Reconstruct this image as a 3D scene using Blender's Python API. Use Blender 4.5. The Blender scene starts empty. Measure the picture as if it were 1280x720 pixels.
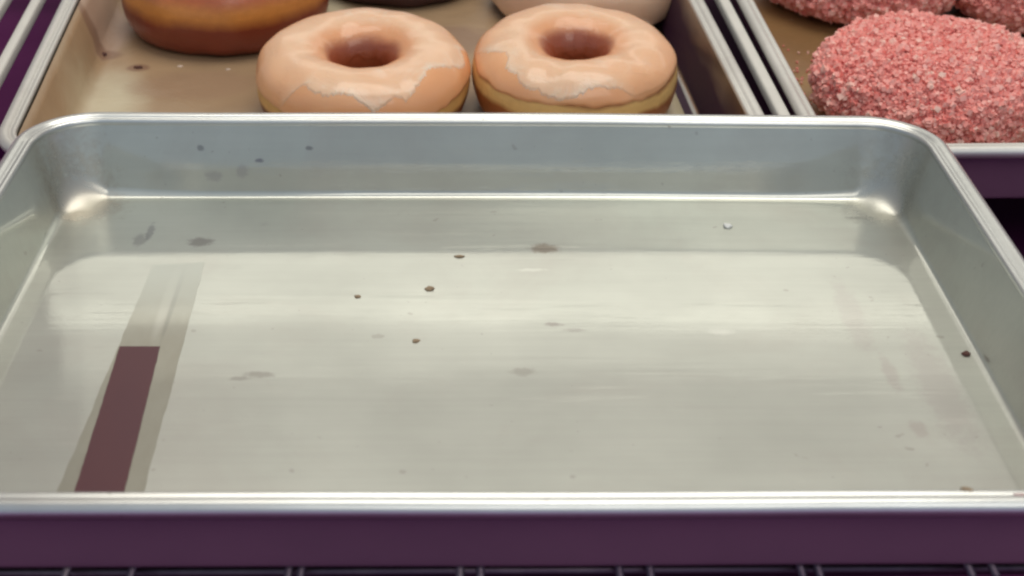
import bpy, bmesh, math, random
from mathutils import Vector, Matrix, noise
random.seed(7)
sc = bpy.context.scene
COL = sc.collection
PI = math.pi

# ------------------------------------------------------------------ helpers
def link(name, me, mat=None, parent=None, smooth=True):
    o = bpy.data.objects.new(name, me); COL.objects.link(o)
    if mat: me.materials.append(mat)
    if parent: o.parent = parent
    if smooth and len(me.polygons):
        me.polygons.foreach_set('use_smooth', [True] * len(me.polygons))
    return o

def mesh(name, V, F):
    me = bpy.data.meshes.new(name); me.from_pydata([tuple(v) for v in V], [], F); me.update()
    return me

def tag(o, label=None, cat=None, group=None, kind=None):
    if label: o['label'] = label
    if cat: o['category'] = cat
    if group: o['group'] = group
    if kind: o['kind'] = kind
    return o

def thing(name, label, cat, loc=(0, 0, 0), rot=(0, 0, 0), group=None):
    o = bpy.data.objects.new(name, None); COL.objects.link(o)
    o.empty_display_size = .01
    o.location = loc; o.rotation_euler = rot
    return tag(o, label, cat, group)

def grid_faces(nu, nv, closed_u=True, closed_v=False, flip=False):
    F = []
    for i in range(nu if closed_u else nu - 1):
        for j in range(nv if closed_v else nv - 1):
            a, b = i, (i + 1) % nu; c, d = j, (j + 1) % nv
            f = (a * nv + c, b * nv + c, b * nv + d, a * nv + d)
            F.append(f[::-1] if flip else f)
    return F

# ------------------------------------------------------------------ materials
class NT:
    def __init__(s, name):
        s.m = bpy.data.materials.new(name); s.m.use_nodes = True
        s.t = s.m.node_tree; s.t.nodes.clear()
        s.out = s.n('ShaderNodeOutputMaterial')
    def n(s, typ, **kw):
        x = s.t.nodes.new(typ)
        for k, v in kw.items():
            if k in x.inputs: x.inputs[k].default_value = v
            else: setattr(x, k, v)
        return x
    def l(s, a, b): s.t.links.new(a, b)
    def coord(s, which='Object'):
        return s.n('ShaderNodeTexCoord').outputs[which]
    def noise(s, scale, detail=3, rough=.5, vec=None, stretch=None, dist=0):
        nz = s.n('ShaderNodeTexNoise'); nz.inputs['Scale'].default_value = scale
        nz.inputs['Detail'].default_value = detail; nz.inputs['Roughness'].default_value = rough
        nz.inputs['Distortion'].default_value = dist
        v = vec or s.coord()
        if stretch:
            mp = s.n('ShaderNodeMapping'); mp.inputs['Scale'].default_value = stretch
            s.l(v, mp.inputs['Vector']); v = mp.outputs['Vector']
        s.l(v, nz.inputs['Vector']); return nz.outputs['Fac']
    def ramp(s, fac, stops, interp='LINEAR'):
        r = s.n('ShaderNodeValToRGB'); cr = r.color_ramp; cr.interpolation = interp
        while len(cr.elements) < len(stops): cr.elements.new(.5)
        for e, (p, c) in zip(cr.elements, stops):
            e.position = p; e.color = (c, c, c, 1) if isinstance(c, (int, float)) else (*c, 1)
        s.l(fac, r.inputs['Fac']); return r.outputs['Color']
    def mix(s, fac, a, b, blend='MIX'):
        m = s.n('ShaderNodeMix', data_type='RGBA', blend_type=blend)
        for sock, v in ((m.inputs[0], fac), (m.inputs[6], a), (m.inputs[7], b)):
            if isinstance(v, (int, float)): sock.default_value = v
            elif isinstance(v, tuple): sock.default_value = (*v, 1)
            else: s.l(v, sock)
        return m.outputs[2]
    def math(s, op, a, b=0., c=None):
        m = s.n('ShaderNodeMath', operation=op)
        for i, v in enumerate((a, b, c)):
            if v is None: continue
            if isinstance(v, (int, float)): m.inputs[i].default_value = v
            else: s.l(v, m.inputs[i])
        return m.outputs[0]
    def bump(s, h, strength, dist=.001, normal=None):
        b = s.n('ShaderNodeBump'); b.inputs['Strength'].default_value = strength
        b.inputs['Distance'].default_value = dist; s.l(h, b.inputs['Height'])
        if normal: s.l(normal, b.inputs['Normal'])
        return b.outputs['Normal']
    def pbr(s, color, rough=.5, metal=0., normal=None, **kw):
        p = s.n('ShaderNodeBsdfPrincipled')
        for k, v in (('Base Color', color), ('Roughness', rough), ('Metallic', metal), ('Normal', normal)):
            if v is None: continue
            if isinstance(v, tuple): p.inputs[k].default_value = (*v, 1)
            elif isinstance(v, (int, float)): p.inputs[k].default_value = v
            else: s.l(v, p.inputs[k])
        for k, v in kw.items():
            k = k.replace('_', ' ')
            p.inputs[k].default_value = v
        return p.outputs[0]
    def done(s, sh): s.l(sh, s.out.inputs['Surface']); return s.m

def blob(nt, vec, cx, cy, rx, ry, soft=.35, wob=.5, nscale=90.):
    """1 inside a wobbly ellipse in object XY, 0 outside"""
    sx = nt.n('ShaderNodeSeparateXYZ'); nt.l(vec, sx.inputs[0])
    dx = nt.math('DIVIDE', nt.math('SUBTRACT', sx.outputs[0], cx), rx)
    dy = nt.math('DIVIDE', nt.math('SUBTRACT', sx.outputs[1], cy), ry)
    d = nt.math('SQRT', nt.math('ADD', nt.math('MULTIPLY', dx, dx), nt.math('MULTIPLY', dy, dy)))
    d = nt.math('ADD', d, nt.math('MULTIPLY', nt.math('SUBTRACT', nt.noise(nscale, 3, .6, vec), .5), wob * 2))
    mr = nt.n('ShaderNodeMapRange', interpolation_type='SMOOTHSTEP')
    nt.l(d, mr.inputs[0]); mr.inputs[1].default_value = 1 + soft; mr.inputs[2].default_value = 1 - soft
    mr.inputs[3].default_value = 0; mr.inputs[4].default_value = 1
    return mr.outputs[0]

def aluminium(name, base=(.65, .660, .60), marks=False, r1=.10, r2=.36, blend=.55, dirt=.5, dark_refl=False):
    nt = NT(name); vec = nt.coord()
    brushed = nt.noise(60, 4, .6, vec, stretch=(.22, 7, 4))
    fine = nt.noise(900, 3, .6, vec)
    wide = nt.noise(14, 4, .55, vec)
    mott = nt.noise(45, 5, .65, vec)
    col = nt.mix(nt.ramp(wide, [(.3, 0.), (.7, 1.)]), tuple(b * .87 for b in base), tuple(min(1, b * 1.05) for b in base))
    col = nt.mix(nt.ramp(brushed, [(.35, .07), (.62, 0.)]), col, (.34, .33, .31))
    film = nt.ramp(nt.noise(9, 6, .7, vec, dist=.6), [(.46, 0.), (.72, .34)])
    col = nt.mix(film, col, (.50, .44, .40))
    # scattered specks, scuffs and small baked-on marks
    sp = nt.ramp(nt.noise(130, 2, .5, vec), [(.745, 0.), (.77, .45 * dirt)])
    sp2 = nt.ramp(nt.noise(330, 2, .5, vec), [(.735, 0.), (.765, .5 * dirt)])
    col = nt.mix(sp, col, (.20, .16, .13)); col = nt.mix(sp2, col, (.22, .19, .17))
    sc_ = nt.ramp(nt.noise(70, 6, .75, vec, stretch=(.5, 2.2, 1)), [(.66, 0.), (.80, .28 * dirt)])
    col = nt.mix(sc_, col, (.36, .31, .28))
    rough_extra = nt.ramp(mott, [(.35, 0.), (.8, .05)])
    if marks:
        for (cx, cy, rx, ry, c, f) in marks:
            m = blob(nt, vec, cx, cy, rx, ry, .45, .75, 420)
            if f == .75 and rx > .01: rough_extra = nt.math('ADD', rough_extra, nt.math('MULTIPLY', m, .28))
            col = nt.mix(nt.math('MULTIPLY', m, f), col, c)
    if dark_refl:   # dark reflection put into the colour of the right wall and its foot
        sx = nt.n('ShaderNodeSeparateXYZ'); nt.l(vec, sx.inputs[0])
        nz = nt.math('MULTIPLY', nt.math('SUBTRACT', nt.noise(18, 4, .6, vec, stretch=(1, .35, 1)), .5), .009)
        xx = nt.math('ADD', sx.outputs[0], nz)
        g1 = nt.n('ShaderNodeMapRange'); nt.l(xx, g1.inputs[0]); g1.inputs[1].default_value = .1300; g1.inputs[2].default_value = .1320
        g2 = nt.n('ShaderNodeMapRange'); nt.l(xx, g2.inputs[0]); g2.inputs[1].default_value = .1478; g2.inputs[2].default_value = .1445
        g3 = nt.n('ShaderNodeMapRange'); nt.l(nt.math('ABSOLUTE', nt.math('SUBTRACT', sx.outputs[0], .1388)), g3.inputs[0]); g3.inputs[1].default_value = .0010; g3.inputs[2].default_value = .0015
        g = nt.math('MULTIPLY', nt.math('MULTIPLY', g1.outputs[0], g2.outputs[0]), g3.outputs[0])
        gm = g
    nrm = nt.bump(fine, .025, .0003)
    nrm = nt.bump(brushed, .04, .0004, nrm)
    scr = nt.ramp(nt.noise(35, 5, .7, vec, stretch=(.6, 9, 4), dist=.3), [(.60, 0.), (.63, 1.), (.66, 0.)])
    nrm = nt.bump(scr, .03, .0003, nrm)
    rt = nt.n('ShaderNodeMapping'); rt.inputs['Rotation'].default_value = (0, 0, .9); rt.inputs['Scale'].default_value = (.5, 11, 4); nt.l(vec, rt.inputs['Vector'])
    sc2 = nt.ramp(nt.noise(42, 4, .7, rt.outputs[0], dist=.25), [(.655, 0.), (.665, .16), (.675, 0.)]); col = nt.mix(sc2, col, (.85, .86, .80))
    rt = nt.n('ShaderNodeMapping'); rt.inputs['Rotation'].default_value = (0, 0, -.55); rt.inputs['Scale'].default_value = (.5, 12, 4); nt.l(vec, rt.inputs['Vector'])
    sc3 = nt.ramp(nt.noise(36, 4, .7, rt.outputs[0], dist=.3), [(.665, 0.), (.675, .18), (.685, 0.)]); col = nt.mix(sc3, col, (.38, .36, .34))
    a = nt.pbr(col, nt.math('ADD', rough_extra, r1), 1., nrm)
    b = nt.pbr(col, r2, 1., nrm)
    m = nt.n('ShaderNodeMixShader'); m.inputs[0].default_value = blend
    nt.l(a, m.inputs[1]); nt.l(b, m.inputs[2])
    if dark_refl:
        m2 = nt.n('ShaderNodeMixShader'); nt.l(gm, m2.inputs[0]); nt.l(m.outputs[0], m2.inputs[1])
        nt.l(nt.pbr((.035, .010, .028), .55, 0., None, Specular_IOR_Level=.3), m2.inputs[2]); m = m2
    return nt.done(m.outputs[0])

def simple(name, c, rough=.6, c2=None, scale=40, bump=.2, bd=.001, **kw):
    nt = NT(name); v = nt.coord(); f = nt.noise(scale, 4, .6, v)
    col = nt.mix(nt.ramp(f, [(.3, 0.), (.7, 1.)]), c, c2 or tuple(x * .8 for x in c))
    return nt.done(nt.pbr(col, rough, 0., nt.bump(nt.noise(scale * 4, 4, .6, v), bump, bd), **kw))

# marks on the empty tray (object coordinates = world metres)
MARKS = [
    (.0206, .1807, .0046, .0032, (.30, .24, .19), .75),
    (-.1006, .1853, .0040, .0034, (.26, .23, .22), .6),
    (-.1218, .1865, .0022, .0045, (.28, .27, .27), .45),
    (-.1195, .1925, .0012, .0060, (.26, .25, .27), .5),
    (.1387, .2058, .0050, .0011, (.24, .25, .24), .7),
    (-.0696, .0992, .0040, .0016, (.34, .32, .29), .6),
    (-.076, .0970, .0030, .0010, (.34, .32, .29), .5),
    (.0108, .1005, .0035, .0022, (.36, .34, .30), .45),
    (.0213, .1286, .0028, .0012, (.34, .30, .28), .6),
    (.0280, .1250, .0030, .0010, (.36, .33, .31), .4),
    (.0747, .1242, .0040, .0018, (.80, .80, .74), .45),
    (.0155, .165, .0045, .0010, (.82, .82, .76), .45),
    (.1240, .100, .0022, .0090, (.44, .36, .34), .28),
    (.1250, .0700, .0025, .0040, (.42, .34, .32), .3),
    (-.105, .2262, .0012, .00025, (.22, .21, .22), .6), (-.0836, .2250, .0014, .0002, (.22, .20, .24), .7),
    (-.065, .2262, .0012, .0002, (.22, .21, .22), .7), (-.090, .2240, .0020, .0006, (.30, .28, .32), .3),
    (-.1005, .2235, .0030, .0005, (.30, .28, .32), .3),
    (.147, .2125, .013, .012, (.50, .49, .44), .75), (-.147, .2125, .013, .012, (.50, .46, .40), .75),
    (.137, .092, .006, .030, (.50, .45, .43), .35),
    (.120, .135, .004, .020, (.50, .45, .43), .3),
]
M = {}
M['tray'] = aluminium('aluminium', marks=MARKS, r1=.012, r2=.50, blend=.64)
M['outer'] = simple('purple_reflection_aluminium', (.27, .13, .20), .45, (.22, .11, .17), 14, .1, Metallic=.0)  # purple reflected from below is put into the outer skin's colour
M['rim'] = aluminium('rim_metal', base=(.66, .67, .65), r1=.20, r2=.5, blend=.5, dirt=1.1)
M['tray_back'] = aluminium('aged_aluminium', base=(.50, .48, .45), r1=.10, r2=.3, dirt=.8)
M['tray_dark_refl'] = aluminium('wall_reflection_aluminium', base=(.50, .48, .45), r1=.10, r2=.3, dirt=.8, dark_refl=True)  # right inner wall carries a painted dark reflection
M['rail'] = aluminium('rail_metal', base=(.80, .78, .73), r1=.42, r2=.7, blend=.6, dirt=.2)
M['bar'] = None
M['wire'] = aluminium('wire_metal', base=(.10, .07, .10), r1=.4, r2=.4, dirt=.2)

M['case'] = simple('dark_shelf', (.095, .012, .072), .7, (.075, .008, .056), 12, .1, Specular_IOR_Level=.1)
M['crumb'] = simple('crumb', (.40, .29, .18), .8, (.26, .18, .11), 300, .6)
M['crumb_dark'] = simple('dark_crumb', (.11, .035, .022), .6, (.07, .02, .015), 300, .6)
M['sugar_drop'] = simple('white_sugar', (.85, .85, .80), .5)

M['bar'] = simple('cream_enamel', (.74, .70, .62), .35, (.66, .62, .55), 30, .05)
def grey_strip_mat():
    nt = NT('grey_strip'); v = nt.coord()
    f = nt.noise(55, 5, .65, v, stretch=(1, .35, 1))
    col = nt.mix(nt.ramp(f, [(.3, 0.), (.7, 1.)]), (.46, .45, .385), (.38, .36, .30))
    # pale hooked streak with a darker edge
    m = blob(nt, v, -.1052, .143, .0016, .022, .5, .25, 80)
    col = nt.mix(nt.math('MULTIPLY', m, .6), col, (.58, .56, .50))
    m = blob(nt, v, -.1028, .144, .0008, .024, .5, .3, 80)
    col = nt.mix(nt.math('MULTIPLY', m, .65), col, (.26, .25, .22))
    s = nt.n('ShaderNodeSeparateXYZ'); nt.l(v, s.inputs[0])
    yy = nt.math('ADD', s.outputs[1], nt.math('MULTIPLY', nt.math('SUBTRACT', nt.noise(60, 4, .6, v), .5), .018))
    fd = nt.n('ShaderNodeMapRange', interpolation_type='SMOOTHSTEP'); nt.l(yy, fd.inputs[0]); fd.inputs[1].default_value = .110; fd.inputs[2].default_value = .170
    col = nt.mix(nt.math('MULTIPLY', fd.outputs[0], .85), col, (.60, .62, .57))
    a = nt.pbr(col, .05, 1., nt.bump(f, .1, .0003)); b = nt.pbr(col, .50, 1.)
    mx = nt.n('ShaderNodeMixShader'); mx.inputs[0].default_value = .7
    nt.l(a, mx.inputs[1]); nt.l(b, mx.inputs[2]); return nt.done(mx.outputs[0])
M['grey_band'] = grey_strip_mat()
def burgundy_mat():
    nt = NT('burgundy_sheet'); v = nt.coord()
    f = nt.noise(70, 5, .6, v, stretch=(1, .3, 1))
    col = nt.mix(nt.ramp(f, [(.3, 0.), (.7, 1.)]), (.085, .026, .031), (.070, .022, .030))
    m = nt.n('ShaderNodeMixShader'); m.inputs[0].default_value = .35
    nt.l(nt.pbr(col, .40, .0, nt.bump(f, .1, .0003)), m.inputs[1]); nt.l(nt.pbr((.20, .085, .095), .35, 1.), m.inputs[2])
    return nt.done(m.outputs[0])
M['burgundy'] = burgundy_mat()

def parchment_mat(name, base, pale, spots=(), palespots=()):
    nt = NT(name); v = nt.coord()
    f = nt.noise(16, 4, .6, v)
    col = nt.mix(nt.ramp(f, [(.3, 0.), (.72, 1.)]), base, tuple(b * .78 for b in base))
    for (cx, cy, rx, ry, a) in palespots:
        col = nt.mix(nt.math('MULTIPLY', blob(nt, v, cx, cy, rx, ry, .7, .4, 40), a), col, pale)
    for (cx, cy, rx, ry, c, a) in spots:
        col = nt.mix(nt.math('MULTIPLY', blob(nt, v, cx, cy, rx, ry, .3, .35, 70), a), col, c)
    sp = nt.ramp(nt.noise(120, 3, .5, v), [(.72, 0.), (.78, .35)])
    col = nt.mix(sp, col, (.62, .48, .36))
    return nt.done(nt.pbr(col, .38, 0., nt.bump(nt.noise(26, 4, .55, v, dist=.5), .5, .003), Specular_IOR_Level=.5))

def dough_mat(name, dark=(.20, .055, .022), ring=(.82, .48, .16), top=(.46, .17, .055), zr=(-.0035, .0012), rough=.5, ringw=.0016):
    """colours by height on the fried ring: brown base, pale proof line, golden upper side"""
    nt = NT(name); v = nt.coord()
    s = nt.n('ShaderNodeSeparateXYZ'); nt.l(v, s.inputs[0])
    z = nt.math('ADD', s.outputs[2], nt.math('MULTIPLY', nt.math('SUBTRACT', nt.noise(45, 3, .6, v), .5), .006))
    mr = nt.n('ShaderNodeMapRange'); nt.l(z, mr.inputs[0]); mr.inputs[1].default_value = -.02; mr.inputs[2].default_value = .02
    c = lambda h: (h + .02) / .04
    lo, hi = zr
    mid = tuple((a * .5 + b * .5) for a, b in zip(dark, top))
    col = nt.ramp(mr.outputs[0], [(0., dark), (c(lo - 2 * ringw), dark), (c(lo), ring), (c(hi), ring), (c(hi + 1.6 * ringw), top), (1., mid)])
    rr = nt.math('SQRT', nt.math('ADD', nt.math('MULTIPLY', s.outputs[0], s.outputs[0]), nt.math('MULTIPLY', s.outputs[1], s.outputs[1])))
    m2 = nt.n('ShaderNodeMapRange'); nt.l(rr, m2.inputs[0]); m2.inputs[1].default_value = .024; m2.inputs[2].default_value = .018
    col = nt.mix(m2.outputs[0], col, (.26, .055, .02))  # depth shade of the hole put into the dough colour
    mot = nt.ramp(nt.noise(70, 5, .7, v), [(.35, .0), (.75, .28)])
    col = nt.mix(mot, col, tuple(x * .55 for x in dark), )
    return nt.done(nt.pbr(col, rough, 0., nt.bump(nt.noise(160, 4, .6, v), .35, .001), Subsurface_Weight=.08, Subsurface_Radius=(.004, .002, .001), Subsurface_Scale=1., Coat_Weight=.15, Coat_Roughness=.3))
M['dough'] = dough_mat('fried_dough', zr=(-.0008, .0025))
M['dough_high'] = dough_mat('fried_dough_pale_ring', zr=(.0022, .0062), ringw=.0012, dark=(.42, .14, .04), ring=(.95, .60, .22))
M['dough_brown'] = dough_mat('red_brown_dough', dark=(.24, .042, .018), ring=(.70, .27, .06), top=(.50, .13, .045), zr=(.004, .0075), rough=.32, ringw=.003)
M['dough_choc'] = dough_mat('chocolate_dough', dark=(.05, .012, .012), ring=(.09, .03, .02), top=(.05, .014, .012))

def glaze_mat(name, c1, c2, rough=.38, sss=.12, thin_shade=(.34, .075, .025), flake=None):
    nt = NT(name); v = nt.coord()
    f = nt.noise(22, 4, .6, v)
    col = nt.mix(nt.ramp(f, [(.3, 0.), (.7, 1.)]), c1, c2)
    crease = nt.noise(38, 3, .55, v, stretch=(1, 2.2, 1), dist=1.2)
    cr = nt.ramp(crease, [(.74, 0.), (.76, .35), (.80, 0.)])
    col = nt.mix(cr, col, tuple(x * .55 for x in c2))
    hb = nt.ramp(crease, [(.70, 0.), (.76, 1.), (.80, .3)])
    nrm = nt.bump(hb, .22, .0006); nrm = nt.bump(nt.noise(60, 4, .6, v), .3, .001, nrm)
    s = nt.n('ShaderNodeSeparateXYZ'); nt.l(v, s.inputs[0])
    rr = nt.math('SQRT', nt.math('ADD', nt.math('MULTIPLY', s.outputs[0], s.outputs[0]), nt.math('MULTIPLY', s.outputs[1], s.outputs[1])))
    rr = nt.math('ADD', rr, nt.math('MULTIPLY', nt.math('SUBTRACT', nt.noise(50, 3, .6, v), .5), .004))
    m2 = nt.n('ShaderNodeMapRange', interpolation_type='SMOOTHSTEP'); nt.l(rr, m2.inputs[0]); m2.inputs[1].default_value = .0185; m2.inputs[2].default_value = .0135
    m3 = nt.n('ShaderNodeMapRange', interpolation_type='SMOOTHSTEP'); nt.l(rr, m3.inputs[0]); m3.inputs[1].default_value = .0270; m3.inputs[2].default_value = .0180
    fl = nt.noise(75, 6, .7, v, dist=.8)
    if flake:
        rim_ = nt.n('ShaderNodeAttribute', attribute_name='edge').outputs['Fac']; fade = nt.n('ShaderNodeAttribute', attribute_name='fade').outputs['Fac']
        col = nt.mix(fade, col, (.885, .44, .21))
        pm = nt.math('ADD', nt.math('MULTIPLY', rim_, .65), nt.math('MULTIPLY', nt.ramp(nt.noise(26, 3, .5, v), [(.58, 0.), (.68, .5)]), nt.math('SUBTRACT', 1., fade)))
        fk = nt.math('MULTIPLY', nt.ramp(fl, [(.44, .15), (.56, .85)]), pm); col = nt.mix(fk, col, flake)
        nrm = nt.bump(nt.ramp(fl, [(.50, 0.), (.56, 1.)]), .25, .0005, nrm)
    if thin_shade: col = nt.mix(nt.math('MULTIPLY', m3.outputs[0], .8), col, (.80, .33, .13))
    if thin_shade: col = nt.mix(m2.outputs[0], col, thin_shade)     # thinned coat, with the hole's shade put into its dark red
    return nt.done(nt.pbr(col, rough, 0., nrm, Subsurface_Weight=sss, Subsurface_Radius=(.006, .003, .0015), Subsurface_Scale=1., Coat_Weight=.6, Coat_Roughness=.12))
M['glaze'] = glaze_mat('peach_glaze', (.90, .47, .235), (.86, .39, .17))
M['icing'] = glaze_mat('pale_icing_skin', (.91, .59, .37), (.89, .50, .28), rough=.42, flake=(.92, .76, .60))
M['glaze_w'] = glaze_mat('white_glaze', (.88, .60, .41), (.82, .50, .32))
M['choc'] = glaze_mat('chocolate_icing', (.035, .008, .012), (.02, .005, .01), rough=.3, sss=0, thin_shade=None)
def sugar_body():
    return simple('pink_sugared_dough', (.80, .24, .21), .7, (.84, .30, .26), 120, .8, .002)
M['sugar_body'] = sugar_body()
def sugar_mat():
    nt = NT('pink_sugar_crystals')
    a = nt.n('ShaderNodeAttribute', attribute_name='rnd')
    col = nt.ramp(a.outputs['Fac'], [(0., (.62, .11, .11)), (.2, (.88, .26, .22)), (.55, (.95, .40, .34)), (.85, (.96, .50, .43)), (1., (.96, .64, .52))])
    big = nt.noise(28, 3, .6)
    col = nt.mix(nt.ramp(big, [(.35, .0), (.7, .5)]), col, (.92, .42, .36))
    return nt.done(nt.pbr(col, .5, 0., Specular_IOR_Level=.3))
M['sugar'] = sugar_mat()

# ------------------------------------------------------------------ sheet pans
def rrect(hx, hy, r, n=14, ns=26):
    """rounded rectangle, counter-clockwise, as (anchor, outward direction, corner weight)"""
    P = []; Q = []
    for (sx, sy, a0) in ((1, -1, -PI / 2), (1, 1, 0), (-1, 1, PI / 2), (-1, -1, PI)):
        c = Vector((sx * (hx - r), sy * (hy - r)))
        P.append([(c, Vector((math.cos(a0 + PI / 2 * k / n), math.sin(a0 + PI / 2 * k / n))), .22 + .78 * math.sin(PI * k / n)) for k in range(n + 1)])
    for m in range(4):
        Q += P[m]; a, b = P[m][-1], P[(m + 1) % 4][0]; L = (b[0] - a[0]).length
        for k in range(1, ns):
            t = .5 - .5 * math.cos(PI * k / ns); dist = min(t, 1 - t) * L
            Q.append((a[0].lerp(b[0], t), a[1], .22 * max(0, 1 - dist / .035) ** 2))
    return Q

def loft(hx, hy, r, profs, warp=None):
    """profs(w) gives the profile (outward offset, height) for a corner weight w"""
    Q = rrect(hx, hy, r); n = len(Q); cols = [profs(w) for (_, _, w) in Q]
    m = len(cols[0]); V = []; F = []
    for k in range(m):
        for (c, d, w), col in zip(Q, cols):
            off, z = col[k]; p = c + d * max(r + off, .0005)
            V.append((p.x, p.y, z + (warp(p.x, p.y, z) if warp else 0)))
    for k in range(m - 1):
        for i in range(n):
            j = (i + 1) % n
            F.append((k * n + i, k * n + j, (k + 1) * n + j, (k + 1) * n + i))
    return V, F, n

def make_pan(root, hx, hy, r, depth, slope, mat, rimmat, warp=None, seed=0):
    """rim centre line lies on the rectangle hx, hy at z = 0"""
    H = depth; rf = .0030
    top = (-.0038, -.0016); foot = (-(slope + .0025), -H)
    L = math.hypot(top[0] - foot[0], top[1] - foot[1])
    ux, uz = (top[0] - foot[0]) / L, (top[1] - foot[1]) / L
    def inner(w):
        f = .0024 + .0090 * w
        prof = [(foot[0] - f * .9 - k * .5, -H) for k in (.012, .004)]
        p0 = (foot[0] - f * .9, -H); p2 = (foot[0] + ux * f, -H + uz * f)
        for k in range(11):
            t = k / 10
            prof.append(((1 - t) ** 2 * p0[0] + 2 * t * (1 - t) * foot[0] + t * t * p2[0], (1 - t) ** 2 * p0[1] + 2 * t * (1 - t) * foot[1] + t * t * p2[1]))
        for k in range(1, 6):
            t = k / 5; prof.append((p2[0] + (top[0] - p2[0]) * t, p2[1] + (top[1] - p2[1]) * t))
        return prof
    V, F, n = loft(hx, hy, r, inner, warp=warp)
    inner_first = list(range(n))
    # floor fill: concentric shrink toward centre keeps the sheet smooth
    base = [V[i] for i in inner_first]
    prev = inner_first
    for s in (.8, .6, .4, .2, .05):
        idx = []
        for (x, y, z) in base:
            xx, yy = x * s, y * s
            V.append((xx, yy, -H + (warp(xx, yy, -H) if warp else 0))); idx.append(len(V) - 1)
        for i in range(n):
            j = (i + 1) % n; F.append((idx[i], idx[j], prev[j], prev[i]))
        prev = idx
    F.append(tuple(reversed(prev)))
    nin = len(V)
    # outer skin
    oprof = [(-.0026, -.0030)]
    fo = (foot[0] + .0012, -H - .0010); to = oprof[0]
    L2 = math.hypot(to[0] - fo[0], to[1] - fo[1]); vx, vz = (to[0] - fo[0]) / L2, (to[1] - fo[1]) / L2
    q0 = (fo[0] + vx * rf, fo[1] + vz * rf); q2 = (fo[0] - rf * .8, fo[1])
    for k in range(1, 5):
        t = k / 4; oprof.append((to[0] + (q0[0] - to[0]) * t, to[1] + (q0[1] - to[1]) * t))
    for k in range(1, 8):
        t = k / 7
        oprof.append(((1 - t) ** 2 * q0[0] + 2 * t * (1 - t) * fo[0] + t * t * q2[0], (1 - t) ** 2 * q0[1] + 2 * t * (1 - t) * fo[1] + t * t * q2[1]))
    V2, F2, n2 = loft(hx, hy, r, lambda w: oprof, warp=warp)
    F += [tuple(i + nin for i in f) for f in F2]
    V += V2
    F.append(tuple(reversed([nin + (len(oprof) - 1) * n2 + i for i in range(n2)])))
    nf = len(F) - len(F2) - 1
    body = link('tray_body', mesh('tray_body', V, F), mat, root)
    body.data.materials.append(M['outer'])
    for k in range(nf, len(F)): body.data.polygons[k].material_index = 1
    # rim: small inner lip, shallow groove, rolled bead round a wire
    rp = [(-.0037, -.0020), (-.0041, -.0008), (-.0039, .0001), (-.0033, .0007), (-.0025, .0008), (-.0018, .0003)]
    cx, cz, R = .0007, -.0012, .0027
    for k in range(21):
        a = math.radians(146 - k * 15.5); rp.append((cx + R * math.cos(a), cz + R * math.sin(a)))
    rp.append((-.0024, -.0034))
    V, F, n = loft(hx, hy, r, lambda w: rp, warp=warp)
    rim = link('rolled_rim', mesh('rolled_rim', V, F), rimmat, root)
    return body, rim

# the empty tray in front
D = .2321; HW = .165; FZ = -.0275
front = thing('baking_tray', 'large empty scuffed aluminium baking tray in the foreground, with a burgundy strip on its floor', 'baking tray', (0, D / 2, 0))
def warpf(x, y, z):
    return .0004 * math.sin(x * 17 + 1) * (y / D) + .0003 * noise.noise(Vector((x * 12, y * 12, 0)))
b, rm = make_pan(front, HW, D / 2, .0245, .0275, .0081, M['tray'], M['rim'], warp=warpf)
# material marks were given in world metres: shift mesh data so object coords match the world
for o in (b, rm):
    o.data.transform(Matrix.Translation((0, D / 2, 0))); o.location = (0, -D / 2, 0)

def strip(name, pts, mat, thick, z, jag, parent):
    """low ragged-edged sheet, following the four corner points"""
    a, b_, c, d = [Vector(p) for p in pts]   # near-left, far-left, far-right, near-right
    n = 60; L = []; Rr = []
    for k in range(n + 1):
        t = k / n
        l = a.lerp(b_, t); r = d.lerp(c, t)
        l.x += jag * noise.noise(Vector((t * 25, 1.3, z * 100))); r.x += jag * noise.noise(Vector((t * 25, 7.7, z * 100)))
        L.append(l); Rr.append(r)
    out = L + Rr[::-1]; m = len(out)
    zz = lambda p: z + warpf(p.x, p.y - D / 2, FZ)
    V = [(p.x, p.y, zz(p) + thick) for p in out] + [(p.x, p.y, zz(p) - .0004) for p in out]
    F = [(i, m - 1 - i, m - 2 - i, i + 1) for i in range(n)]
    F += [(i, (i + 1) % m, m + (i + 1) % m, m + i) for i in range(m)]
    o = link(name, mesh(name, V, F), mat, parent, smooth=False); o.location = (0, -D / 2, 0)
    return o
s1 = strip('grey_strip', [(-.1178, .0255), (-.1140, .1680), (-.0968, .1700), (-.0938, .0255)], M['grey_band'], .00012, FZ, .00035, front)  # greyish strip on the tray floor, fading toward its far end
s1['label'] = 'greyish strip around the burgundy rectangle'
s2 = strip('burgundy_strip', [(-.1122, .0255), (-.1150, .1148), (-.1025, .1148), (-.0986, .0255)], M['burgundy'], .00030, FZ, .00012, front)  # burgundy rectangle lying inside the grey strip
# keep strips inside the straight floor
for o in (s1, s2):
    pass
s2['label'] = 'burgundy rectangle in the middle of the greyish strip'

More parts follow.
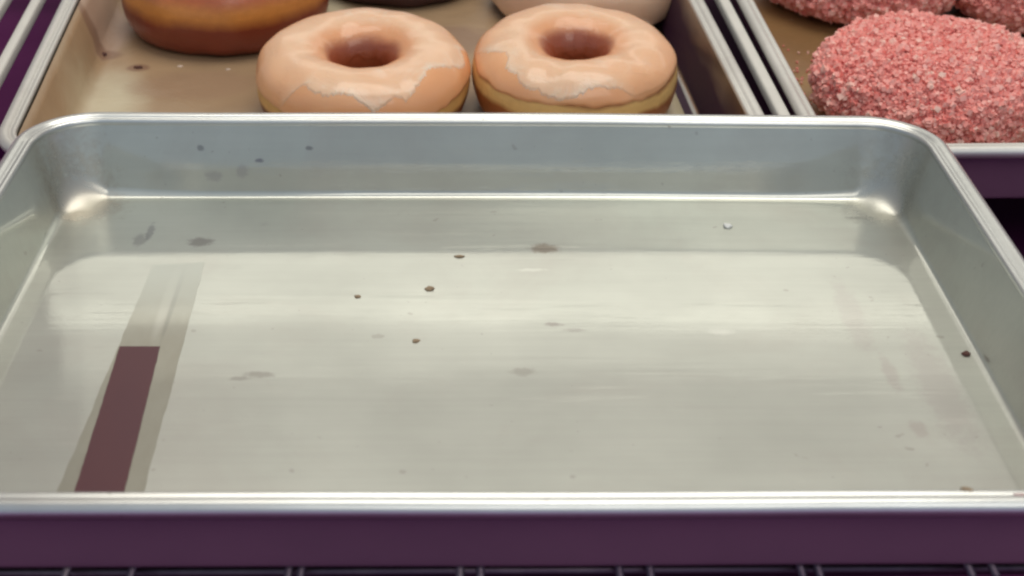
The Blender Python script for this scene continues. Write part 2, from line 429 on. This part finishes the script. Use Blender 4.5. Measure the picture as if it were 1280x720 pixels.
# crumbs lying on the empty tray
def crumb(x, y, sx, sy, sz, mat, label, seed, z=None, rot=0):
    bm = bmesh.new(); bmesh.ops.create_icosphere(bm, subdivisions=2, radius=1)
    for v in bm.verts:
        k = 1 + .45 * noise.noise(v.co * 1.6 + Vector((seed * 3.1, 0, 0)))
        v.co = Vector((v.co.x * sx * k, v.co.y * sy * k, v.co.z * sz * k))
    me = bpy.data.meshes.new('crumb'); bm.to_mesh(me); bm.free()
    o = link('crumb', me, mat); o.rotation_euler.z = rot
    zz = FZ + warpf(x, y - D / 2, FZ) if z is None else z
    o.location = (x, y, zz + sz * .45)
    return tag(o, label, 'crumb', 'crumbs on the empty tray')
crumb(-.0429, .1466, .0012, .0010, .0003, M['crumb'], 'small round brown crumb on the tray floor, between the strip and the larger flake', 1)
crumb(-.0191, .1520, .0018, .0016, .0004, M['crumb'], 'largest brown crumb near the middle of the tray floor', 2, rot=.5)
crumb(-.0228, .1187, .0013, .0012, .0003, M['crumb'], 'tiny brown speck just nearer the camera than the largest crumb', 3)
crumb(-.0092, .1746, .0018, .0009, .0004, M['crumb'], 'flat brown crumb on the edge of the bright area, by the oval stain', 4)
crumb(.1508, .1107, .0014, .0013, .0007, M['crumb_dark'], 'dark red crumb at the foot of the right tray wall', 5)
crumb(.1150, .0035, .0016, .0009, .0004, M['crumb'], 'dark chip stuck on the near rim of the tray, right side', 6, z=.0006, rot=-.4)
o = crumb(.1275, .0009, .0018, .0008, .0003, M['crumb_dark'], 'pinkish chip stuck on the near rim, close to its right end', 7, z=.0008)
o.data.materials[0] = simple('pink_chip', (.55, .34, .33), .6)
crumb(.0883, .1983, .0016, .0020, .0006, M['sugar_drop'], 'white sugar drop near the far right end of the tray floor', 8)

# ------------------------------------------------------------------ trays behind
TILT = math.atan(.0265)
def bz(y, off=0): return -.021 + off + .0265 * (y - .25)
def back_pan(label, x0, y0, yaw, hx, hy, mat):
    # x0 = centre line at the near rim
    cx = x0 - math.sin(yaw) * hy; cy = y0 + math.cos(yaw) * hy
    t = thing('baking_tray', label, 'baking tray', (cx, cy, bz(cy)), (TILT, 0, yaw))
    make_pan(t, hx, hy, .0245, .0275, .0085, mat, M['rail'])
    return t
HY = .229
dt = back_pan('parchment lined tray of glazed ring doughnuts behind the empty tray', -.0361, .250, .052, .1507, HY, M['tray_dark_refl'])
x_pink = .2988
pt = back_pan('tray of pink sugared doughnuts at the back right', x_pink, .2565, .030, .1645, HY, M['tray_back'])

def paper(tray, hx, hy, mat, label, left_up, right_up, z0=-.0275):
    """baking paper on a tray floor that climbs the side walls"""
    nx, ny = 60, 70; V = []
    fx = hx - .011
    for j in range(ny):
        y = -hy + .013 + (2 * hy - .026) * j / (ny - 1)
        for i in range(nx):
            u = -1 + 2 * i / (nx - 1)
            s = u * (fx + (left_up if u < 0 else right_up))
            x, z = s, 0.
            a = abs(s); lim = fx - .004
            if a > lim:
                e = a - lim; k = min(1, e / .008)
                x = math.copysign(lim + e * (1 - .67 * k), s); z = e * k * .93
            wr = .0006 * noise.noise(Vector((x * 25, y * 18, 2.))) + .0006
            if j in (0, ny - 1): wr = .0004
            V.append((x, y, z0 + z + .0005 + wr))
    F = [(j * nx + i, j * nx + i + 1, (j + 1) * nx + i + 1, (j + 1) * nx + i) for j in range(ny - 1) for i in range(nx - 1)]
    me = mesh('parchment_sheet', V, F)
    o = link('parchment_sheet', me, mat)
    sm = o.modifiers.new('t', 'SOLIDIFY'); sm.thickness = .0001
    o.location = tray.location; o.rotation_euler = tray.rotation_euler
    return tag(o, label, 'baking paper')
def w2l(tray, x, y):
    m = Matrix.LocRotScale(tray.location, tray.rotation_euler.to_quaternion() if hasattr(tray.rotation_euler, 'to_quaternion') else None, None)
    v = m.inverted() @ Vector((x, y, bz(y, -.0275))); return v.x, v.y
def sp(tray, x, y, rx, ry, *rest): return (*w2l(tray, x, y), rx, ry, *rest)
tan, pale = (.44, .29, .165), (.62, .53, .36)
M['paper'] = parchment_mat('greasy_parchment', tan, pale,
    spots=[sp(dt, -.186, .435, .012, .030, (.52, .36, .28), .6), sp(dt, -.1822, .4067, .009, .006, (.22, .11, .07), .6),
           sp(dt, -.1617, .3914, .005, .004, (.20, .09, .06), .6), sp(dt, -.133, .372, .028, .016, (.36, .22, .14), .45), sp(dt, -.03, .43, .04, .02, (.27, .16, .11), .6)],
    palespots=[sp(dt, -.168, .352, .013, .030, 1.), sp(dt, -.10, .30, .05, .025, .5), sp(dt, .094, .345, .010, .05, .9), sp(dt, -.079, .47, .010, .03, .9)])
M['paper2'] = parchment_mat('brown_parchment', (.27, .15, .06), (.36, .22, .08), palespots=[sp(pt, .157, .375, .008, .015, .8)])
paper(dt, .1507, HY, M['paper'], 'greasy stained tan baking paper under the glazed ring doughnuts', .0245, -.0065)
paper(pt, .1645, HY, M['paper2'], 'brown oily baking paper under the pink sugared doughnuts', .004, .0)

# ------------------------------------------------------------------ ring doughnuts
def ring_point(R, rh, b, th, ph, seed, grow=0, lump=.0014, eo=.86, ei=.95):
    rc = (R + rh) / 2; a = (R - rh) / 2
    c, s = math.cos(ph), math.sin(ph)
    e = eo if c > 0 else ei
    x = math.copysign(abs(c) ** e, c) * (a + grow); z = math.copysign(abs(s) ** .86, s) * (b + grow)
    if s < -.55: z = -(b + grow) * (.55 ** .86) - (abs(s) ** .86 - .55 ** .86) * (b + grow) * .75   # sits flat
    q = Vector((math.cos(th) * 1.4, math.sin(th) * 1.4, seed * 5.3))
    k = 1 + .030 * noise.noise(q)
    rad = rc * k + x * (1 + .05 * noise.noise(q * 1.7 + Vector((0, 0, 9))))
    zz = z * (1 + .06 * noise.noise(q + Vector((3, 3, 3)))) + lump * .5 * noise.noise(Vector((math.cos(th) * rad * 90, math.sin(th) * rad * 90, z * 90 + seed)))
    rad += lump * .4 * noise.noise(Vector((math.cos(th) * rad * 70 + 5, math.sin(th) * rad * 70, z * 70 + seed)))
    return (rad * math.cos(th), rad * math.sin(th), zz)

def ring_mesh(name, R, rh, b, seed, grow, p0=None, p1=None, nt_=200, np_=72, edge_in=-.0006, wfn=None):
    """closed ring, or a band between latitudes p0(th), p1(th) whose borders dip into the surface below"""
    V = []; AE = []; AF = []
    for i in range(nt_):
        th = 2 * PI * i / nt_
        if p0 is None:
            for j in range(np_): V.append(ring_point(R, rh, b, th, 2 * PI * j / np_, seed, grow))
        else:
            a0, a1 = p0(th), p1(th)
            for j in range(np_):
                t = j / (np_ - 1); ph = a0 + (a1 - a0) * t
                g = grow
                if wfn:
                    k = wfn(th); g = grow + .0001 * (1 - k) * math.exp(-(t / .16) ** 2)
                    AE.append((1 - k) * math.exp(-(t / .13) ** 2)); AF.append(k * math.exp(-(t / .33) ** 2))
                if j == 0 or j == np_ - 1: g = edge_in
                elif j == 1 or j == np_ - 2: g = grow * .85
                V.append(ring_point(R, rh, b, th, ph, seed, g))
    me = mesh(name, V, grid_faces(nt_, np_, True, p0 is None, flip=False))
    if AE:
        for nm, arr in (('edge', AE), ('fade', AF)): me.attributes.new(nm, 'FLOAT', 'POINT').data.foreach_set('value', arr)
    return me

def fixn(me):
    bm = bmesh.new(); bm.from_mesh(me); bmesh.ops.recalc_face_normals(bm, faces=bm.faces); bm.to_mesh(me); bm.free()
    me.polygons.foreach_set('use_smooth', [True] * len(me.polygons)); return me

def make_ring(label, x, y, R, rh, b, seed, dough, glaze, icing=None, drips=(), yaw=0., group='ring doughnuts on the parchment', low=.10, zr=0, tilt=(0, 0), cover=()):
    zc = bz(y, -.0272) + .0007 + b * .83 + tilt[0] * .018
    t = thing('ring_doughnut', label, 'doughnut', (x, y, zc - b * .83), (TILT + tilt[0], tilt[1], yaw), group)
    def ch(name, me, mat):
        fixn(me); o = link(name, me, mat, t); o.location = (0, 0, b * .83); return o
    ch('dough', ring_mesh('dough', R, rh, b, seed, 0), dough)
    if glaze:
        p1 = lambda th: PI + .75 + .15 * noise.noise(Vector((math.cos(th) * 2, math.sin(th) * 2, seed)))
        p0 = lambda th: low + .10 * noise.noise(Vector((math.cos(th) * 3, math.sin(th) * 3, seed + 4))) + .05 * noise.noise(Vector((math.cos(th) * 9, math.sin(th) * 9, seed)))
        ch('glaze', ring_mesh('glaze', R, rh, b, seed, .0006, p0, p1), glaze)
    if icing:
        def p0i(th):
            v = .86 + .16 * noise.noise(Vector((math.cos(th) * 2.2, math.sin(th) * 2.2, seed + 8))) + .09 * noise.noise(Vector((math.cos(th) * 8, math.sin(th) * 8, seed + 1)))
            v += .05 * noise.noise(Vector((math.cos(th) * 60, math.sin(th) * 60, seed))) + .05 * noise.noise(Vector((math.cos(th) * 26, math.sin(th) * 26, seed)))
            for (td, w, lev) in cover:      # where the icing runs on over the side without an edge
                dd = (th - td + PI) % (2 * PI) - PI
                k = min(1, max(0, (w - abs(dd)) / .22)); k = k * k * (3 - 2 * k); v = v * (1 - k) + lev * k
            for (td, w, dep) in drips:
                dd = (th - td + PI) % (2 * PI) - PI
                v -= dep * max(0, 1 - abs(dd) / w) ** .8 if dep > 0 else dep * max(0, 1 - (dd / w) ** 2)
            return v
        def wf(th):
            m = 0
            for (td, w, lev) in cover:
                dd = (th - td + PI) % (2 * PI) - PI
                m = max(m, min(1, max(0, (w - abs(dd)) / .22)))
            return m
        ch('icing_skin', ring_mesh('icing_skin', R, rh, b, seed, .00080, p0i, lambda th: 3.0 + .2 * noise.noise(Vector((math.cos(th) * 2, math.sin(th) * 2, seed + 6))), nt_=640, edge_in=.00056, wfn=wf), icing)
    return t
r = math.radians
make_ring('peach glazed ring doughnut in the middle of the paper, icing dripping to a point', -.0520, .3450, .0475, .0118, .0172, 1.0, M['dough'], M['glaze'], M['icing'],
          drips=[(r(279), .20, .42), (r(296), .16, .20), (r(322), .30, -.25), (r(352), .2, .3)], cover=[(r(120), 2.05, .20)], tilt=(.075, 0))
make_ring('peach glazed ring doughnut touching the right tray wall, its glaze chipped on the left', .0425, .3515, .0462, .0102, .0178, 2.6, M['dough_high'], M['glaze'], M['icing'],
          drips=[(r(258), .34, .42), (r(236), .14, .18), (r(205), .20, -.35)], tilt=(.075, 0), cover=[(r(18), 1.55, .44), (r(150), .7, .44)], low=.36, zr=1)
make_ring('unglazed red-brown ring doughnut at the back left of the paper', -.1270, .4490, .0515, .0125, .0215, 4.2, M['dough_brown'], None)
make_ring('pale white glazed ring doughnut at the back, beside the right tray wall', .0560, .4780, .0500, .0122, .0175, 5.5, M['dough'], M['glaze_w'], None, low=-.62)
make_ring('dark chocolate ring doughnut at the top edge between the lighter ones', -.0430, .5140, .0460, .0120, .0165, 6.1, M['dough_choc'], M['choc'])

# stray crumbs on the baking paper
for (x, y, l, s) in ((-.1822, .4067, 'flat brown crumb on the paper beside the left tray wall', 2.2), (-.1617, .3914, 'dark crumb on the paper in front of the red-brown doughnut', 1.6)):
    o = crumb(x, y, .0014 * s, .0008 * s, .0005 * s, M['crumb_dark'], l, x * 90, z=bz(y, -.0262))
    o['group'] = 'crumbs on the baking paper'

M['flake'] = simple('icing_flake', (.78, .62, .50), .5)
for (x, y, l, s_) in ((-.1425, .3936, 'pale icing flake on the paper in front of the red-brown doughnut, left one', 1.), (-.1193, .3901, 'pale icing flake on the paper, halfway between red-brown and middle doughnuts', .8)):
    o = crumb(x, y, .0016 * s_, .0011 * s_, .0004, M['flake'], l, x * 77, z=bz(y, -.0262)); o['group'] = 'crumbs on the baking paper'
# ------------------------------------------------------------------ pink sugared doughnuts
def bun_meshes():
    R, b = .0495, .0225
    bm = bmesh.new(); bmesh.ops.create_icosphere(bm, subdivisions=6, radius=1)
    def shape(n):
        q = n.normalized()
        k = 1 + .035 * noise.noise(q * 1.6 + Vector((4, 1, 0))) + .02 * noise.noise(q * 6)
        h = math.hypot(q.x, q.y)
        zz = math.copysign(abs(q.z) ** .85, q.z)
        if zz < -.6: zz = -.6 - (abs(zz) - .6) * .4
        dim = -.22 * math.exp(-(h / .42) ** 2) if q.z > 0 else 0
        return Vector((q.x * R * k * (1 + .0), q.y * R * k, (zz + dim) * b * k + .0009 * noise.noise(q * 14)))
    for v in bm.verts: v.co = shape(v.co)
    me = bpy.data.meshes.new('dough'); bm.to_mesh(me); bm.free()
    V = []; F = []; A = []
    rnd = random.Random(5)
    N = 30000
    for k in range(N):
        z = 1 - 1.75 * (k + .5) / N; a = k * 2.399963 + rnd.uniform(-.3, .3)
        z = max(-1, min(1, z + rnd.uniform(-.01, .01)))
        h = math.sqrt(max(0, 1 - z * z)); q = Vector((h * math.cos(a), h * math.sin(a), z))
        p = shape(q); nrm = Vector((q.x * b, q.y * b, q.z * R)).normalized()
        cl = noise.noise(q * 12) + .6 * noise.noise(q * 25)
        s = (.00030 + .00075 * rnd.random() ** 1.8) * (1 + .55 * cl)
        c = p + nrm * (s * .4 + max(0, cl) * .0017 + rnd.random() ** 3 * .0007)
        rot = Matrix.Rotation(rnd.uniform(0, 6.28), 3, Vector((rnd.uniform(-1, 1), rnd.uniform(-1, 1), rnd.uniform(-1, 1) + .01)).normalized())
        o = len(V)
        for (x, y, w) in ((-1, -1, -1), (1, -1, -1), (1, 1, -1), (-1, 1, -1), (-1, -1, 1), (1, -1, 1), (1, 1, 1), (-1, 1, 1)):
            V.append(c + rot @ Vector((x * rnd.uniform(.6, 1.2), y * rnd.uniform(.6, 1.1), w * rnd.uniform(.6, 1.1))) * s)
        F += [tuple(o + i for i in f) for f in ((0, 3, 2, 1), (4, 5, 6, 7), (0, 1, 5, 4), (1, 2, 6, 5), (2, 3, 7, 6), (3, 0, 4, 7))]
        A += [min(1, max(0, rnd.random() * .8 + .1 + .25 * cl))] * 8
    ms = mesh('sugar_coating', V, F)
    at = ms.attributes.new('rnd', 'FLOAT', 'POINT'); at.data.foreach_set('value', A)
    return me, ms, b
bm_body, bm_sugar, bb = bun_meshes()
bm_body.materials.append(M['sugar_body']); bm_sugar.materials.append(M['sugar'])
bm_body.polygons.foreach_set('use_smooth', [True] * len(bm_body.polygons))
first = None
for (x, y, s, yaw, lab) in ((.2015, .3400, 1.03, 0., 'pink sugared doughnut nearest the camera, whole top in view'),
                            (.2020, .4890, 1.06, 2.1, 'pink sugared doughnut behind the nearest one, cut by the top edge of the photo'),
                            (.3030, .4700, 1.05, 4.0, 'darker pink sugared doughnut at the far right, mostly out of view')):
    if first is None:
        t = first = thing('sugared_doughnut', lab, 'doughnut', group='pink sugared doughnuts')
        c1 = link('dough', bm_body, None, t); c2 = link('sugar_coating', bm_sugar, None, t, smooth=False); c2['kind'] = 'stuff'
        c1.location = c2.location = (0, 0, bb * .78)
    else:
        t = first.copy(); COL.objects.link(t); t['label'] = lab
        for c in (c1, c2):
            d = c.copy(); COL.objects.link(d); d.parent = t
    t.location = (x, y, bz(y, -.0270)); t.rotation_euler = (TILT, 0, yaw); t.scale = (s, s, s)

gr = random.Random(3); V = []; F = []; A = []
for k in range(90):
    a = gr.uniform(2.2, 4.4); d = .0500 + gr.random() ** 2 * .03
    x, y = .2015 + d * math.cos(a), .34 + d * math.sin(a) * .9 + .03
    if x < .1500 or y < .275: continue
    s_ = gr.uniform(.0003, .0007); o = len(V); c = Vector((x, y, bz(y, -.0262) + s_ * .6))
    for t_ in ((-1, -1, -1), (1, -1, -1), (1, 1, -1), (-1, 1, -1), (-1, -1, 1), (1, -1, 1), (1, 1, 1), (-1, 1, 1)): V.append(c + Vector([q * gr.uniform(.5, 1.1) for q in t_]) * s_)
    F += [tuple(o + i for i in f) for f in ((0, 3, 2, 1), (4, 5, 6, 7), (0, 1, 5, 4), (1, 2, 6, 5), (2, 3, 7, 6), (3, 0, 4, 7))]
    A += [gr.random()] * 8
me = mesh('sugar_grains', V, F); me.attributes.new('rnd', 'FLOAT', 'POINT').data.foreach_set('value', A)
o = link('sugar_grains', me, M['sugar'], smooth=False); tag(o, 'loose pink sugar grains on the brown paper beside the nearest pink doughnut', 'sugar grains', kind='stuff')

# ------------------------------------------------------------------ shelf rails, wire shelf, case floor
def rail(x, yaw, hw, label, y0=.246, y1=.74, zoff=.0, h=.006):
    """rounded square bar running away from the camera"""
    n = 16; prof = []
    for k in range(n):
        a = 2 * PI * k / n + PI / n; c, s = math.cos(a), math.sin(a)
        prof.append((math.copysign(abs(c) ** .5, c) * hw, math.copysign(abs(s) ** .5, s) * h / 2 - h / 2))
    V = [(px, yy, pz) for yy in (0, .002, y1 - y0 - .002, y1 - y0) for (px, pz) in prof]
    V = [((v[0] * (.8 if i < n or i >= 3 * n else 1)), v[1], v[2]) for i, v in enumerate(V)]
    F = [(k * n + i, k * n + (i + 1) % n, (k + 1) * n + (i + 1) % n, (k + 1) * n + i) for k in range(3) for i in range(n)]
    F += [tuple(range(n))[::-1], tuple(3 * n + i for i in range(n))]
    me = mesh('shelf_rail', V, F); fixn(me)
    o = link('shelf_rail', me, M['bar'])
    o.location = (x, y0, bz(y0) + zoff); o.rotation_euler = (TILT, 0, yaw)
    return tag(o, label, 'shelf rail', 'metal rails between the trays')
rail(.1262, .038, .0027, 'pale metal rail between the glazed doughnut tray and the pink doughnut tray')
rail(-.2033, .049, .0024, 'pale metal rail just left of the glazed doughnut tray')
rail(-.2200, .045, .0022, 'outermost metal rail in the top left corner')

def rod(bm, p, q, rad, n=10):
    p, q = Vector(p), Vector(q); d = (q - p).normalized()
    u = d.orthogonal().normalized(); v = d.cross(u)
    A = [bm.verts.new(p + (u * math.cos(2 * PI * k / n) + v * math.sin(2 * PI * k / n)) * rad) for k in range(n)]
    B = [bm.verts.new(q + (u * math.cos(2 * PI * k / n) + v * math.sin(2 * PI * k / n)) * rad) for k in range(n)]
    for k in range(n): bm.faces.new((A[k], A[(k + 1) % n], B[(k + 1) % n], B[k]))
    bm.faces.new(A[::-1]); bm.faces.new(B)
def wire(p, q, rad, parent):
    bm = bmesh.new(); rod(bm, p, q, rad)
    me = bpy.data.meshes.new('wire'); bm.to_mesh(me); bm.free(); fixn(me)
    return link('wire', me, M['wire'], parent)
sh = thing('wire_shelf', 'dark wire shelf under the near edge of the empty tray', 'shelf', (0, .02, -.035))
for x in (-.205, -.165, -.1085, -.092, -.0492, -.0478 - .0045, -.0087, -.0035, .0321, .0400, .0790, .0835, .1228, .1290, .1700, .2060):
    wire((x, -.0130, .0049), (x, .185, .0049), .0011, sh)
for y in (-.0062, .060, .145):
    wire((-.215, y, .0024), (.215, y, .0024), .0018, sh)
for x in (-.214, .214):
    wire((x, -.008, .001), (x, .186, .001), .003, sh)

# dark base of the display case
bm = bmesh.new()
bmesh.ops.create_cube(bm, size=1)
for v in bm.verts: v.co = Vector((v.co.x * 1.6, v.co.y * 1.9 + .35, v.co.z * .02 - .105))
me = bpy.data.meshes.new('case_floor'); bm.to_mesh(me); bm.free()
cf = link('case_floor', me, M['case'], None, smooth=False); cf['kind'] = 'structure'
# supports that carry the shelf and trays
def bar(name, x0, x1, y, z, label, hh=.012):
    bm = bmesh.new(); bmesh.ops.create_cube(bm, size=1)
    for v in bm.verts: v.co = Vector((v.co.x * (x1 - x0) + (x0 + x1) / 2, v.co.y * .014 + y, v.co.z * hh + z))
    bmesh.ops.bevel(bm, geom=bm.edges[:], offset=.001, segments=2, affect='EDGES')
    me = bpy.data.meshes.new(name); bm.to_mesh(me); bm.free()
    o = link(name, me, M['case'], None, smooth=False)
    return tag(o, label, 'support bar')
bar('support_bar', -.40, .60, .33, bz(.33, -.0286) - .0062, 'dark bar under the front half of the filled trays')
bar('support_bar', -.40, .60, .62, bz(.62, -.0286) - .0062, 'dark bar under the back half of the filled trays')

# ------------------------------------------------------------------ light
def area(name, loc, target, sx, sy, power, col):
    l = bpy.data.lights.new(name, 'AREA'); l.shape = 'RECTANGLE'; l.size = sx; l.size_y = sy; l.energy = power; l.color = col
    o = bpy.data.objects.new(name, l); COL.objects.link(o); o.location = loc
    o.rotation_euler = (Vector(target) - Vector(loc)).to_track_quat('-Z', 'Y').to_euler(); return o
def rad2p(L, sx, sy): return L * PI * sx * sy
area('case_lamp', (.42, 1.24, .565), (.42, 1., .45), 1.8, .13, rad2p(1.0, 1.8, .13), (1., .99, .88))
area('case_lamp', (.42, 1.25, .67), (.42, 1., .55), 1.8, .09, rad2p(.50, 1.8, .09), (1., .99, .88))
area('back_glow', (.42, 1.28, .88), (.42, .9, .75), 1.8, .78, rad2p(.21, 1.8, .78), (1., .985, .86))
area('ceiling_lamp', (.1, .40, 1.2), (.0, .25, .0), .95, .7, rad2p(3.7, .95, .7), (1., .96, .86))

area('front_fill', (.35, -1.0, 1.25), (.05, .35, .0), 1.2, .8, rad2p(2.0, 1.2, .8), (1., .95, .86))  # added fill from behind the camera, brightens the doughnut fronts
w = bpy.data.worlds.new('World'); sc.world = w; w.use_nodes = True
nt = w.node_tree; nt.nodes.clear()
out = nt.nodes.new('ShaderNodeOutputWorld'); bg = nt.nodes.new('ShaderNodeBackground')
tc = nt.nodes.new('ShaderNodeTexCoord'); sep = nt.nodes.new('ShaderNodeSeparateXYZ'); rp = nt.nodes.new('ShaderNodeValToRGB')
nt.links.new(tc.outputs['Generated'], sep.inputs[0])
mr = nt.nodes.new('ShaderNodeMapRange'); mr.inputs[1].default_value = -1; mr.inputs[2].default_value = 1
nt.links.new(sep.outputs[2], mr.inputs[0]); nt.links.new(mr.outputs[0], rp.inputs[0])
cr = rp.color_ramp; cr.elements[0].position = .44; cr.elements[0].color = (.62, .22, .58, 1)
cr.elements[1].position = .53; cr.elements[1].color = (.30, .32, .35, 1)
wm = nt.nodes.new('ShaderNodeMix'); wm.data_type = 'RGBA'; wm.blend_type = 'MULTIPLY'; wm.inputs[0].default_value = 1
ry = nt.nodes.new('ShaderNodeValToRGB'); my = nt.nodes.new('ShaderNodeMapRange'); my.inputs[1].default_value = -1; my.inputs[2].default_value = 1
nt.links.new(sep.outputs[1], my.inputs[0]); nt.links.new(my.outputs[0], ry.inputs[0])
ry.color_ramp.elements[0].position = .3; ry.color_ramp.elements[0].color = (.98, 1.12, 1.27, 1)
ry.color_ramp.elements[1].position = .7; ry.color_ramp.elements[1].color = (1.12, .98, .88, 1)
nt.links.new(rp.outputs[0], wm.inputs[6]); nt.links.new(ry.outputs[0], wm.inputs[7])
nt.links.new(wm.outputs[2], bg.inputs[0]); bg.inputs[1].default_value = 1.0
nt.links.new(bg.outputs[0], out.inputs[0])

# ------------------------------------------------------------------ camera
f, pi_, ya, ro, cx, cy, cz = 1.90156, .51588, .03828, .02049, -.00849, -.29216, .22493
Fw = Vector((math.sin(ya) * math.cos(pi_), math.cos(ya) * math.cos(pi_), -math.sin(pi_)))
Rt = Fw.cross(Vector((0, 0, 1))).normalized(); Up = Rt.cross(Fw)
R2 = Rt * math.cos(ro) + Up * math.sin(ro); U2 = -Rt * math.sin(ro) + Up * math.cos(ro)
cd = bpy.data.cameras.new('Camera'); cam = bpy.data.objects.new('Camera', cd); COL.objects.link(cam)
cam.matrix_world = Matrix(((R2.x, U2.x, -Fw.x, cx), (R2.y, U2.y, -Fw.y, cy), (R2.z, U2.z, -Fw.z, cz), (0, 0, 0, 1)))
cd.sensor_width = 36; cd.lens = f * 1000 / 1280 * 36; cd.clip_start = .01; cd.clip_end = 50
cd.dof.use_dof = True; cd.dof.focus_distance = .56; cd.dof.aperture_fstop = 18
sc.camera = cam
sc.view_settings.view_transform = 'Standard'; sc.view_settings.look = 'None'
sc.view_settings.exposure = 0; sc.view_settings.gamma = 1
sc.cycles.pixel_filter_type = 'BLACKMAN_HARRIS'; sc.cycles.filter_width = 2.3
sc.cycles.max_bounces = 10; sc.cycles.glossy_bounces = 6
